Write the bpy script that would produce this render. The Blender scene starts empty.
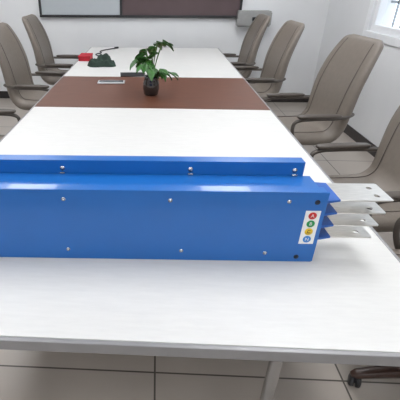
import bpy, bmesh, math, random
from mathutils import Vector, Matrix, noise as mnoise
random.seed(4)
scene=bpy.context.scene
try:
    scene.view_settings.view_transform='Standard'
except Exception: pass

# ---------------- materials ----------------
def srgb(r,g,b):
    f=lambda c:(c/255/12.92) if c/255<=0.04045 else ((c/255+0.055)/1.055)**2.4
    return (f(r),f(g),f(b),1)
def mat(name,rgb,rough=0.5,metal=0.0,noise=0.0,nscale=20,bump=0.0,bscale=200,emit=0,coat=0,trans=0,stretch=None):
    m=bpy.data.materials.new(name); m.use_nodes=True
    nt=m.node_tree; b=nt.nodes['Principled BSDF']
    c=srgb(*rgb)
    b.inputs['Base Color'].default_value=c
    b.inputs['Roughness'].default_value=rough
    b.inputs['Metallic'].default_value=metal
    b.inputs['Coat Weight'].default_value=coat
    b.inputs['Transmission Weight'].default_value=trans
    tc=nt.nodes.new('ShaderNodeTexCoord'); mp=nt.nodes.new('ShaderNodeMapping')
    nt.links.new(tc.outputs['Object'],mp.inputs['Vector'])
    if stretch: mp.inputs['Scale'].default_value=stretch
    if noise>0:
        n=nt.nodes.new('ShaderNodeTexNoise'); n.inputs['Scale'].default_value=nscale; n.inputs['Detail'].default_value=6
        nt.links.new(mp.outputs[0],n.inputs['Vector'])
        r=nt.nodes.new('ShaderNodeValToRGB')
        r.color_ramp.elements[0].position=0.3; r.color_ramp.elements[1].position=0.7
        r.color_ramp.elements[0].color=tuple(c[i]*(1-noise) for i in range(3))+(1,)
        r.color_ramp.elements[1].color=tuple(min(1,c[i]*(1+noise)) for i in range(3))+(1,)
        nt.links.new(n.outputs['Fac'],r.inputs[0]); nt.links.new(r.outputs[0],b.inputs['Base Color'])
    if bump>0:
        n=nt.nodes.new('ShaderNodeTexNoise'); n.inputs['Scale'].default_value=bscale
        nt.links.new(mp.outputs[0],n.inputs['Vector'])
        bp=nt.nodes.new('ShaderNodeBump'); bp.inputs['Strength'].default_value=bump; bp.inputs['Distance'].default_value=0.002
        nt.links.new(n.outputs['Fac'],bp.inputs['Height']); nt.links.new(bp.outputs[0],b.inputs['Normal'])
    if emit>0:
        b.inputs['Emission Color'].default_value=c; b.inputs['Emission Strength'].default_value=emit
    return m
M_wall=mat('wall_paint',(226,227,228),0.85,noise=0.02,nscale=3,bump=0.1)
M_ceil=mat('ceiling_paint',(238,238,238),0.9,noise=0.01)
M_base=mat('baseboard_dark',(48,44,44),0.35,noise=0.1)
M_white=mat('laminate_white',(215,214,211),0.42,noise=0.03,nscale=14,bump=0.12,bscale=90,stretch=(1,6,1))
M_brown=mat('laminate_walnut',(104,66,50),0.4,noise=0.16,nscale=9,stretch=(1.0,14,1))
M_alu=mat('aluminium',(172,174,178),0.32,0.9,noise=0.05,nscale=30)
M_edge=mat('table_edge_band',(150,149,150),0.4,0.3,noise=0.04)
M_steel=mat('chrome_steel',(190,190,192),0.18,1.0,noise=0.03)
M_blue=mat('blue_powdercoat',(25,102,180),0.32,0,noise=0.03,nscale=8,bump=0.05,bscale=400,coat=0.25)
M_blue2=mat('blue_epoxy_sleeve',(24,88,172),0.45,0,noise=0.05)
M_bar=mat('tinned_bar',(226,223,218),0.28,0.85,noise=0.08,nscale=25,stretch=(1,8,1))
M_hole=mat('dark_hole',(14,22,40),0.6,noise=0.1)
M_leather=mat('taupe_leather',(122,113,104),0.46,noise=0.05,nscale=30,bump=0.35,bscale=260)
M_plast=mat('dark_plastic',(40,40,43),0.45,noise=0.08)
M_basec=mat('chair_base_dark',(70,50,42),0.4,noise=0.1)
M_arm=mat('armrest_pad',(84,77,71),0.45,noise=0.05,bump=0.2)
M_armf=mat('arm_frame_grey',(98,92,87),0.35,0.5,noise=0.05)
M_leaf=mat('leaf_green',(52,100,40),0.4,noise=0.35,nscale=18)
M_stem=mat('stem_green',(70,100,40),0.5,noise=0.2)
M_soil=mat('soil',(50,36,26),0.9,noise=0.4,nscale=60)
M_pot=mat('dark_glass_pot',(38,30,28),0.12,noise=0.2,nscale=12,coat=0.6)
M_red=mat('red_fabric',(176,28,44),0.7,noise=0.15,nscale=30,bump=0.4)
M_dgreen=mat('dark_green_cloth',(30,50,40),0.8,noise=0.3,nscale=25,bump=0.5)
M_black=mat('black_matte',(24,24,26),0.5,noise=0.1)
M_maroon=mat('maroon_board',(86,70,72),0.6,noise=0.08,nscale=5)
M_boardw=mat('board_grey_white',(178,184,188),0.3,noise=0.01)
M_greybox=mat('grey_metal_box',(150,150,148),0.5,noise=0.04)
M_phone=mat('phone_white',(205,206,208),0.25,noise=0.02)
M_screen=mat('phone_screen',(70,74,78),0.2,noise=0.05)
M_frame=mat('window_pvc',(235,236,238),0.35,noise=0.01)
M_bars=mat('security_bar',(150,155,160),0.4,0.4,noise=0.05)
M_lamp=mat('lamp_diffuser',(250,252,255),0.5,emit=12.0)
M_tagw=mat('label_white',(238,238,235),0.4,noise=0.02)
M_r=mat('label_red',(205,40,40),0.4,noise=0.03)
M_g=mat('label_green',(30,150,80),0.4,noise=0.03)
M_y=mat('label_yellow',(235,195,40),0.4,noise=0.03)
M_b=mat('label_blue',(50,130,205),0.4,noise=0.03)
# tile floor
def floor_mat():
    m=bpy.data.materials.new('floor_tile'); m.use_nodes=True; nt=m.node_tree; b=nt.nodes['Principled BSDF']
    tc=nt.nodes.new('ShaderNodeTexCoord'); mp=nt.nodes.new('ShaderNodeMapping')
    mp.inputs['Location'].default_value=(-0.03+8,-1.16+8,0)
    nt.links.new(tc.outputs['Object'],mp.inputs['Vector'])
    br=nt.nodes.new('ShaderNodeTexBrick'); br.offset=0; br.inputs['Scale'].default_value=1
    br.inputs['Brick Width'].default_value=0.8; br.inputs['Row Height'].default_value=0.8
    br.inputs['Mortar Size'].default_value=0.004; br.inputs['Mortar Smooth'].default_value=0.1
    br.inputs['Color1'].default_value=srgb(182,173,164); br.inputs['Color2'].default_value=srgb(176,167,158)
    br.inputs['Mortar'].default_value=srgb(84,78,72)
    nt.links.new(mp.outputs[0],br.inputs['Vector'])
    n=nt.nodes.new('ShaderNodeTexNoise'); n.inputs['Scale'].default_value=5; n.inputs['Detail'].default_value=8
    nt.links.new(tc.outputs['Object'],n.inputs['Vector'])
    mx=nt.nodes.new('ShaderNodeMixRGB'); mx.blend_type='MULTIPLY'; mx.inputs[0].default_value=0.12
    nt.links.new(br.outputs['Color'],mx.inputs[1]); nt.links.new(n.outputs['Fac'],mx.inputs[2])
    nt.links.new(mx.outputs[0],b.inputs['Base Color']); b.inputs['Roughness'].default_value=0.28
    return m
M_floor=floor_mat()

# ---------------- helpers ----------------
def link(o,parent=None):
    scene.collection.objects.link(o)
    if parent: o.parent=parent
    return o
def empty(name,loc=(0,0,0),rz=0):
    e=bpy.data.objects.new(name,None); e.location=loc; e.rotation_euler=(0,0,rz); e.empty_display_size=0.1
    return link(e)
def mesh_obj(name,verts,faces,m,parent=None,smooth=False):
    me=bpy.data.meshes.new(name); me.from_pydata([tuple(v) for v in verts],[],faces)
    bm=bmesh.new(); bm.from_mesh(me); bmesh.ops.recalc_face_normals(bm,faces=bm.faces); bm.to_mesh(me); bm.free()
    me.materials.append(m)
    if smooth:
        for p in me.polygons: p.use_smooth=True
    return link(bpy.data.objects.new(name,me),parent)
def boxes(name,lst,m,parent=None,bevel=0):
    vs=[];fs=[]
    for (x0,x1,y0,y1,z0,z1) in lst:
        k=len(vs)
        vs+=[(x0,y0,z0),(x1,y0,z0),(x1,y1,z0),(x0,y1,z0),(x0,y0,z1),(x1,y0,z1),(x1,y1,z1),(x0,y1,z1)]
        fs+=[tuple(k+i for i in f) for f in [(0,3,2,1),(4,5,6,7),(0,1,5,4),(1,2,6,5),(2,3,7,6),(3,0,4,7)]]
    o=mesh_obj(name,vs,fs,m,parent)
    if bevel:
        md=o.modifiers.new('b','BEVEL'); md.width=bevel; md.segments=3; md.limit_method='ANGLE'
        for p in o.data.polygons: p.use_smooth=True
        wn=o.modifiers.new('w','WEIGHTED_NORMAL')
    return o
def box(name,x0,x1,y0,y1,z0,z1,m,parent=None,bevel=0):
    return boxes(name,[(x0,x1,y0,y1,z0,z1)],m,parent,bevel)
def sp(v,e): return math.copysign(abs(v)**e,v)
def loft(name,rings,m,parent=None,smooth=True,subsurf=0):
    n=len(rings[0]); vs=[p for r in rings for p in r]; fs=[]
    for i in range(len(rings)-1):
        for j in range(n):
            fs.append((i*n+j,i*n+(j+1)%n,(i+1)*n+(j+1)%n,(i+1)*n+j))
    fs.append(tuple(range(n))); fs.append(tuple((len(rings)-1)*n+j for j in range(n)))
    o=mesh_obj(name,vs,fs,m,parent,smooth)
    if subsurf:
        s=o.modifiers.new('s','SUBSURF'); s.levels=subsurf; s.render_levels=subsurf
    return o
def lathe(name,prof,m,parent=None,c=(0,0,0),n=32,axis='z'):
    rings=[]
    for r,z in prof:
        ring=[]
        for j in range(n):
            a=2*math.pi*j/n
            if axis=='z': ring.append((c[0]+r*math.cos(a),c[1]+r*math.sin(a),c[2]+z))
            elif axis=='y': ring.append((c[0]+r*math.cos(a),c[1]+z,c[2]+r*math.sin(a)))
            else: ring.append((c[0]+z,c[1]+r*math.cos(a),c[2]+r*math.sin(a)))
        rings.append(ring)
    return loft(name,rings,m,parent)
def tube(name,pts,r,m,parent=None,flat=None,res=8):
    cu=bpy.data.curves.new(name,'CURVE'); cu.dimensions='3D'; cu.bevel_depth=r; cu.bevel_resolution=4; cu.use_fill_caps=True
    s=cu.splines.new('NURBS' if res>1 else 'POLY'); s.points.add(len(pts)-1)
    for i,p in enumerate(pts): s.points[i].co=(p[0],p[1],p[2],1)
    if res>1:
        s.use_endpoint_u=True; s.order_u=3; s.resolution_u=res
    tmp=bpy.data.objects.new('tmp',cu); scene.collection.objects.link(tmp)
    dg=bpy.context.evaluated_depsgraph_get(); me=bpy.data.meshes.new_from_object(tmp.evaluated_get(dg))
    bpy.data.objects.remove(tmp)
    me.materials.clear(); me.materials.append(m); me.name=name
    for p in me.polygons: p.use_smooth=True
    return link(bpy.data.objects.new(name,me),parent)
def holed_plate(name,outer,holes,thick,m,parent=None,loc=(0,0,0),bev=0.0006):
    cu=bpy.data.curves.new(name,'CURVE'); cu.dimensions='2D'; cu.fill_mode='BOTH'; cu.extrude=thick/2; cu.bevel_depth=bev
    def add(pts):
        s=cu.splines.new('POLY'); s.points.add(len(pts)-1); s.use_cyclic_u=True
        for i,p in enumerate(pts): s.points[i].co=(p[0],p[1],0,1)
    add(outer)
    for (cx,cy,rx,ry) in holes:
        add([(cx+rx*math.cos(2*math.pi*i/24),cy+ry*math.sin(2*math.pi*i/24)) for i in range(24)])
    tmp=bpy.data.objects.new('tmp',cu); scene.collection.objects.link(tmp)
    dg=bpy.context.evaluated_depsgraph_get(); me=bpy.data.meshes.new_from_object(tmp.evaluated_get(dg))
    bpy.data.objects.remove(tmp); me.materials.clear(); me.materials.append(m)
    o=bpy.data.objects.new(name,me); o.location=loc
    return link(o,parent)

# ---------------- room ----------------
XL,XR,YB,YF,H=-3.0,2.12,-2.6,5.6,2.8
box('floor',XL-.1,XR+.1,YB-.1,YF+.1,-0.1,0,M_floor)
box('ceiling',XL-.1,XR+.1,YB-.1,YF+.1,H,H+.1,M_ceil)
box('wall_back',XL-.1,XR+.1,YF,YF+.1,0,H,M_wall)
box('wall_front',XL-.1,XR+.1,YB-.1,YB,0,H,M_wall)
box('wall_left',XL-.1,XL,YB,YF,0,H,M_wall)
wy0,wy1,wz0,wz1=2.5,4.46,1.04,2.4
boxes('wall_right',[(XR,XR+.2,YB,wy0,0,H),(XR,XR+.2,wy1,YF,0,H),(XR,XR+.2,wy0,wy1,0,wz0),(XR,XR+.2,wy0,wy1,wz1,H)],M_wall)
box('baseboard_back',XL,XR,YF-.012,YF,0,.1,M_base,bevel=.003)
box('baseboard_right',XR-.012,XR,YB,YF-.012,0,.1,M_base,bevel=.003)
box('baseboard_left',XL,XL+.012,YB,YF-.012,0,.1,M_base,bevel=.003)
w=empty('window_1',(0,0,0))
fr=[]
t=.06
xa,xb=XR+.02,XR+.09
fr+=[(xa,xb,wy0,wy1,wz0,wz0+t),(xa,xb,wy0,wy1,wz1-t,wz1),(xa,xb,wy0,wy0+t,wz0+t,wz1-t),(xa,xb,wy1-t,wy1,wz0+t,wz1-t)]
for k in (1,2):
    yy=wy0+(wy1-wy0)*k/3
    fr.append((xa,xb,yy-.035,yy+.035,wz0+t,wz1-t))
boxes('frame',fr,M_frame,w,.004)
tr=.07
boxes('casing',[(XR-.015,XR,wy0-tr,wy1+tr,wz0-tr,wz0),(XR-.015,XR,wy0-tr,wy1+tr,wz1,wz1+tr),(XR-.015,XR,wy0-tr,wy0,wz0,wz1),(XR-.015,XR,wy1,wy1+tr,wz0,wz1)],M_frame,w,.004)
boxes('security_bars',[(XR+.15,XR+.165,wy0+.14*i,wy0+.14*i+.015,wz0,wz1) for i in range(1,14)]+[(XR+.15,XR+.165,wy0,wy1,wz0+.25*i,wz0+.25*i+.02) for i in range(1,6)],M_bars,w)
# ceiling lights
for i,(lx,ly) in enumerate([(-1.5,-.6),(.9,-.6),(-1.5,1.7),(.9,1.7),(-1.5,4.0),(.9,4.0)]):
    e=empty('ceiling_light',(lx,ly,H))
    boxes('housing',[(-.32,.32,-.62,-.6,-.05,0),(-.32,.32,.6,.62,-.05,0),(-.32,-.3,-.6,.6,-.05,0),(.3,.32,-.6,.6,-.05,0)],M_frame,e)
    box('diffuser',-.3,.3,-.6,.6,-.04,-.03,M_lamp,e)

# back wall boards
e=empty('wall_display_board',(0,YF,0))
boxes('frame',[(-1.5,1.05,-.05,0,1.06,1.09),(-1.5,1.05,-.05,0,2.2,2.23),(-1.5,-1.47,-.05,0,1.09,2.2),(1.02,1.05,-.05,0,1.09,2.2),(-.47,-.44,-.05,0,1.09,2.2)],M_plast,e,.004)
box('panel_light',-1.47,-.47,-.035,0,1.09,2.2,M_boardw,e)
box('panel_maroon',-.44,1.02,-.035,0,1.09,2.2,M_maroon,e)
e=empty('wall_mounted_box',(1.2,YF,1.06))
box('body',-.2,.2,-.14,0,-.09,.09,M_greybox,e,.012)
box('lid',-.205,.205,-.147,-.14,-.07,.07,M_greybox,e,.003)
box('latch',-.03,.03,-.155,-.147,-.02,.02,M_plast,e,.002)

# ---------------- table ----------------
T=empty('conference_table',(0,0,0))
x0,x1=-.814,.762; TZ=.75
def panel(nm,ya,yb,m):
    box(nm,x0+.012,x1-.012,ya,yb,TZ-.03,TZ,m,T,.0015)
panel('top_panel_near',.664,2.596,M_white)
panel('top_panel_middle',2.60,3.548,M_brown)
panel('top_panel_far',3.552,5.226,M_white)
boxes('edge_band',[(x0,x0+.0115,.65,5.24,TZ-.034,TZ-.0003),(x1-.0115,x1,.65,5.24,TZ-.034,TZ-.0003),(x0+.0115,x1-.0115,.65,.6635,TZ-.034,TZ-.0003),(x0+.0115,x1-.0115,5.2265,5.24,TZ-.034,TZ-.0003)],M_edge,T,.003)
boxes('under_frame',[(-.6,-.55,.80,5.1,TZ-.08,TZ-.031),(.5,.55,.80,5.1,TZ-.08,TZ-.031)]+[(-.6,.55,y-.025,y+.025,TZ-.08,TZ-.031) for y in (.8,2.6,3.55,5.1)],M_alu,T,.003)
for i,y in enumerate((.84,2.6,3.55,5.06)):
    for j,x in enumerate((-.53,.385)):
        tube('leg_%d'%(i*2+j+1),[(x,y,TZ-.07),(x,y,.0)],.02,M_steel,T,res=1)
        lathe('foot_%d'%(i*2+j+1),[(.0001,0),(.034,0),(.034,.008),(.024,.014),(.0001,.014)],M_plast,T,(x,y,0),24)
TZ+=.0008
# ---------------- busbar trunking ----------------
B=empty('busbar_trunking',(.03,.983,TZ),math.radians(1.6))
xl,xr=-.80,.452
box('front_plate',xl,xr+.004,-.003,0,.002,.236,M_blue,B,.0006)
box('core_body',xl+.01,xr-.006,0.0005,.113,.004,.224,M_blue,B,.001)
boxes('front_lip',[(xl,xr-.002,.0005,.03,.233,.236)],M_blue,B,.0006)
boxes('top_cover',[(xl,xr-.01,.031,.113,.2245,.231)],M_blue,B,.0006)
box('back_plate',xl,xr-.03,.114,.117,0,.274,M_blue,B,.0006)
box('back_flange',xl,xr-.03,.1175,.152,.271,.274,M_blue,B,.0006)
box('back_flange_lip',xl,xr-.03,.149,.152,.256,.2705,M_blue,B,.0006)
box('bottom_flange',xl,xr-.03,.1175,.15,0,.003,M_blue,B,.001)
box('bottom_front_lip',xl,xr,-.003,.03,0,.0018,M_blue,B)
def screw(nm,x,y,z,r=.007,axis='y',m=M_steel,hole=False):
    if hole:
        lathe(nm,[(.0001,-.0006),(r,-.0006),(r,0),(.0001,0)],M_hole,B,(x,y,z),20,axis)
    else:
        lathe(nm,[(.0001,-.005),(r*.55,-.0048),(r*.95,-.002),(r,-.001),(r*1.35,-.001),(r*1.35,0),(.0001,0)],m,B,(x,y,z),20,axis)
n=0
for x in (-.64,-.28,.02,.35):
    n+=1; screw('screw_%d'%n,x,-.003,.206,.0045)
for x in (-.64,-.28,.06,):
    n+=1; screw('screw_%d'%n,x,-.003,.034,.0045)
n+=1; screw('screw_%d'%n,.31,-.003,.03,.0045)
screw('hole_1',.428,-.003,.205,.0075,hole=True)
screw('hole_2',.405,-.003,.018,.0075,hole=True)
for x in (-.66,-.3,.085,.395):
    n+=1
    screw('flange_bolt_%d'%n,x,.114,.248,.0055)
    box('clip_%d'%n,x-.008,x+.008,.106,.1138,.2315,.237,M_steel,B,.002)
# label
box('label_plate',.402,.444,-.0042,-.003,.066,.178,M_tagw,B)
for i,(m,ch) in enumerate([(M_r,'A'),(M_g,'B'),(M_y,'C'),(M_b,'N')]):
    z=.162-i*.0265
    lathe('label_dot_%d'%(i+1),[(.0001,-.0008),(.0115,-.0008),(.0115,0),(.0001,0)],m,B,(.423,-.0042,z),28,'y')
    cu=bpy.data.curves.new('letter','FONT'); cu.body=ch; cu.size=.015; cu.align_x='CENTER'; cu.align_y='CENTER'; cu.extrude=.0002
    o=bpy.data.objects.new('label_letter_%d'%(i+1),cu); cu.materials.append(M_tagw if i!=2 else M_black)
    o.location=(.423,-.0053,z); o.rotation_euler=(math.pi/2,0,0); link(o,B)
# bars
for i,zt in enumerate((.203,.162,.121,.080)):
    L=.646-i*.009
    holed_plate('conductor_bar_%d'%(i+1),[(.40,.012),(L-.004,.012),(L,.016),(L,.114),(L-.004,.118),(.40,.118)],[(L-.034,.040,.009,.009),(L-.034,.088,.009,.009)],.003,M_bar,B,(0,0,zt))
    vs=[];fs=[]
    for (x,yy0,yy1,h) in ((.44,.004,.114,.004),(.466,.004,.120,.004),(.498,.0115,.1185,.0026)):
        vs+=[(x,yy0,zt-h),(x,yy1,zt-h),(x,yy1,zt+h),(x,yy0,zt+h)]
    for k in (0,1):
        for j in range(4): fs.append((k*4+j,k*4+(j+1)%4,(k+1)*4+(j+1)%4,(k+1)*4+j))
    fs+=[(0,1,2,3),(8,9,10,11)]
    mesh_obj('sleeve_%d'%(i+1),vs,fs,M_blue2,B)

# ---------------- chairs ----------------
def catmull(P,n):
    out=[]
    for i in range(len(P)-1):
        p0=P[max(i-1,0)];p1=P[i];p2=P[i+1];p3=P[min(i+2,len(P)-1)]
        for k in range(n):
            t=k/n
            out.append(tuple(0.5*((2*b)+(-a+c)*t+(2*a-5*b+4*c-d)*t*t+(-a+3*b-3*c+d)*t**3) for a,b,c,d in zip(p0,p1,p2,p3)))
    out.append(P[-1]); return out
def chair_parts(parent):
    # profile: x,z,width,thickness,wing
    P=[(.285,.425,.40,.03,0),(.275,.44,.49,.06,0),(.235,.455,.53,.095,0),(.10,.455,.55,.10,.006),(-.06,.448,.55,.105,.012),(-.15,.462,.55,.11,.014),(-.215,.53,.54,.11,.02),
       (-.245,.66,.56,.105,.028),(-.27,.80,.57,.095,.032),(-.31,.94,.55,.085,.03),(-.35,1.05,.50,.075,.022),(-.376,1.105,.45,.06,.018),(-.386,1.13,.34,.03,.01)]
    Q=catmull(P,3); rings=[]
    for i,q in enumerate(Q):
        a=Q[max(i-1,0)]; b=Q[min(i+1,len(Q)-1)]
        tx,tz=b[0]-a[0],b[1]-a[1]; l=math.hypot(tx,tz); tx/=l; tz/=l
        nx,nz=tz,-tx
        ring=[]
        for j in range(28):
            th=2*math.pi*j/28
            y=q[2]/2*sp(math.cos(th),.5); s=q[3]/2*sp(math.sin(th),.75)+q[4]*(2*y/q[2])**2*1.2
            ring.append((q[0]+nx*s,y,q[1]+nz*s))
        rings.append(ring)
    loft('seat_shell',rings,M_leather,parent)
    for sx in (-1,1):
        pts=[]
        for i,q in enumerate(Q[3:-4]):
            k=i+3; a=Q[k-1]; b=Q[k+1]; tx,tz=b[0]-a[0],b[1]-a[1]; l=math.hypot(tx,tz)
            nx,nz=tz/l,-tx/l; y=sx*.19*q[2]/.55
            s=q[3]/2*.97+q[4]*(2*y/q[2])**2*1.2-.001
            pts.append((q[0]+nx*s,y,q[1]+nz*s))
        tube('seam_%s'%('a' if sx<0 else 'b'),pts,.0022,M_arm,parent)
    for sx,nm in ((-1,'right'),(1,'left')):
        y=.265*sx
        tube('arm_frame_'+nm,[(.10,y*.8,.41),(.12,y*1.06,.42),(.17,y*1.11,.50),(.19,y*1.12,.60),(.15,y*1.12,.632),(.02,y*1.12,.635),(-.14,y*1.1,.634),(-.24,y*1.0,.64),(-.265,y*.93,.65)],.013,M_armf,parent)
        R=[]
        for x,wd,th in ((.165,.02,.01),(.155,.045,.022),(.08,.056,.028),(-.06,.056,.028),(-.14,.045,.022),(-.155,.02,.01)):
            R.append([(x,y*1.12+wd/2*sp(math.cos(2*math.pi*j/14),.6),.655+th/2*sp(math.sin(2*math.pi*j/14),.6)) for j in range(14)])
        loft('arm_pad_'+nm,R,M_arm,parent)
    lathe('gas_lift',[(.0001,.09),(.03,.09),(.03,.25),(.018,.252),(.018,.40),(.0001,.40)],M_steel,parent)
    box('tilt_mechanism',-.12,.12,-.08,.08,.36,.405,M_plast,parent,.01)
    lathe('hub',[(.0001,.06),(.05,.06),(.05,.1),(.035,.12),(.0001,.12)],M_basec,parent)
    for k in range(5):
        a=2*math.pi*k/5+.3; c,s=math.cos(a),math.sin(a)
        R=[]
        for rr,zz,wd,th in ((.03,.09,.06,.05),(.15,.085,.052,.04),(.29,.068,.04,.028),(.31,.066,.02,.014)):
            ring=[]
            for j in range(12):
                yy=wd/2*sp(math.cos(2*math.pi*j/12),.6); z2=zz+th/2*sp(math.sin(2*math.pi*j/12),.6)
                ring.append((rr*c-yy*s,rr*s+yy*c,z2))
            R.append(ring)
        loft('base_leg_%d'%(k+1),R,M_basec,parent)
        cx,cy=.285*c,.285*s
        o=lathe('caster_%d'%(k+1),[(.0001,-.022),(.02,-.022),(.026,-.018),(.026,-.006),(.012,-.004),(.012,.004),(.026,.006),(.026,.018),(.02,.022),(.0001,.022)],M_plast,parent,(0,0,0),20,'y')
        o.location=(cx,cy,.0262); o.rotation_euler=(0,0,a+1.2)
        lathe('caster_stem_%d'%(k+1),[(.0001,.03),(.008,.03),(.008,.06),(.0001,.06)],M_plast,parent,(cx,cy,0),10)
first=None
def chair(x,y,rz):
    global first
    e=empty('office_chair',(x,y,0),rz)
    if first is None:
        chair_parts(e); first=e
    else:
        for c in first.children:
            o=c.copy(); o.parent=e; scene.collection.objects.link(o)
pi=math.pi
chair(1.12,3.08,pi+.12)
chair(.97,4.24,pi+.04)
chair(.86,5.06,pi+.02)
chair(1.13,1.93,pi+.12)
chair(1.15,1.16,pi-.25)
chair(-1.08,4.86,.0)
chair(-1.09,3.85,-.05)
chair(-1.17,2.5,0)

# ---------------- plant ----------------
Pn=empty('potted_plant',(-.03,2.95,TZ))
lathe('pot',[(.0001,0),(.044,0),(.052,.006),(.06,.05),(.057,.095),(.048,.12),(.054,.135),(.049,.135),(.043,.12),(.043,.115),(.0001,.115)],M_pot,Pn,n=36)
lathe('soil',[(.0001,.1155),(.0425,.1155),(.038,.121),(.0001,.124)],M_soil,Pn,n=24)
lv=[];lf=[]
def leaf(pos,az,tilt,L,W):
    nx,ny=5,7; k=len(lv)
    R=Matrix.Rotation(az,4,'Z')@Matrix.Rotation(tilt,4,'Y')
    prof=[0.05,.66,.98,1.0,.8,.45,.02]
    for i in range(ny):
        u=i/(ny-1)
        for j in range(nx):
            v=j/(nx-1)*2-1
            x=L*u - (0.06*L if (i<=1 and abs(v)>.4) else 0); y=W/2*prof[i]*v; z=.16*W*abs(v)-L*.35*u*u
            p=R@Vector((x,y,z)); lv.append(Vector(pos)+p)
    for i in range(ny-1):
        for j in range(nx-1):
            a=k+i*nx+j; lf.append((a,a+1,a+nx+1,a+nx))
for s in range(40):
    az=s*2.399+random.uniform(-.3,.3)
    f=((s*0.618)%1)
    hgt=.15+.22*f
    out=random.uniform(.03,.12)*(1.2-.5*f)
    ex,ey=out*math.cos(az),out*math.sin(az)
    tube('stem_%d'%(s+1),[(.012*math.cos(az),.012*math.sin(az),.115),(.4*ex,.4*ey,.115+(hgt-.115)*.6),(ex,ey,hgt)],.0022,M_stem,Pn,res=4)
    leaf((ex,ey,hgt),az+random.uniform(-.5,.5),random.uniform(-.1,.6),random.uniform(.065,.095),random.uniform(.05,.07))
    if s%2==0:
        leaf((ex*.6,ey*.6,.115+(hgt-.115)*.72),az+random.uniform(1,2.5),random.uniform(0,.6),.07,.055)
o=mesh_obj('leaves',lv,lf,M_leaf,Pn,True)
sd=o.modifiers.new('s','SOLIDIFY'); sd.thickness=.0008

# ---------------- small things on the table ----------------
def crumple(nm,sx,sy,h,m,par,seed):
    N=34; vs=[];fs=[]
    for i in range(N):
        for j in range(N):
            u=i/(N-1)*2-1; v=j/(N-1)*2-1
            rx=u*math.sqrt(1-v*v/2); ry=v*math.sqrt(1-u*u/2); r=min(1,math.hypot(rx,ry))
            a=math.atan2(ry,rx); k=1+.12*math.sin(3*a+seed)+.07*math.sin(5*a+2*seed)
            nz=mnoise.noise(Vector((rx*2.6+seed,ry*2.6,0)))+.5*mnoise.noise(Vector((rx*6,ry*6+seed,1)))
            z=max(.0015,h*(1-r**4)*(.8+.6*nz)) if r<.995 else .0
            vs.append((sx*rx*k,sy*ry*k,z))
    for i in range(N-1):
        for j in range(N-1):
            q=i*N+j; fs.append((q,q+1,q+N+1,q+N))
    return mesh_obj(nm,vs,fs,m,par,True)
e=empty('crumpled_green_cloth',(-.53,4.06,TZ),0)
crumple('cloth',.14,.12,.09,M_dgreen,e,2.6)
e=empty('red_box',(-.735,4.36,TZ),0)
box('body',-.06,.06,-.10,.10,0,.045,M_red,e,.004)
box('lid',-.063,.063,-.103,.103,.035,.050,M_red,e,.003)
e=empty('mobile_phone',(-.36,3.31,TZ),.05)
box('body',-.11,.11,-.045,.045,0,.012,M_phone,e,.005)
box('screen',-.098,.098,-.034,.034,.0121,.0128,M_screen,e)
e=empty('black_notebook',(-.20,3.63,TZ),.1)
box('cover',-.11,.11,-.08,.08,0,.006,M_black,e,.002)
e=empty('power_cable',(0,0,TZ))
tube('cord',[(-.62,4.55,.0065),(-.70,4.65,.0065),(-.6,4.75,.0065),(-.68,4.9,.0065),(-.5,5.1,.0065)],.006,M_black,e)
tube('plug',[(-.5,5.1,.0115),(-.46,5.13,.0115)],.011,M_black,e,res=1)

# ---------------- world, camera ----------------
wd=bpy.data.worlds.new('w'); scene.world=wd; wd.use_nodes=True
bg=wd.node_tree.nodes['Background']; bg.inputs[0].default_value=(.80,.90,1,1); bg.inputs[1].default_value=2.2
cam=bpy.data.cameras.new('camera'); co=bpy.data.objects.new('camera',cam); scene.collection.objects.link(co)
cam.sensor_width=36; cam.lens=36; cam.shift_x=.165; cam.clip_start=.01
co.location=(0,0,1.5); co.rotation_euler=(math.radians(90-29.03),0,math.radians(3.0))
scene.camera=co
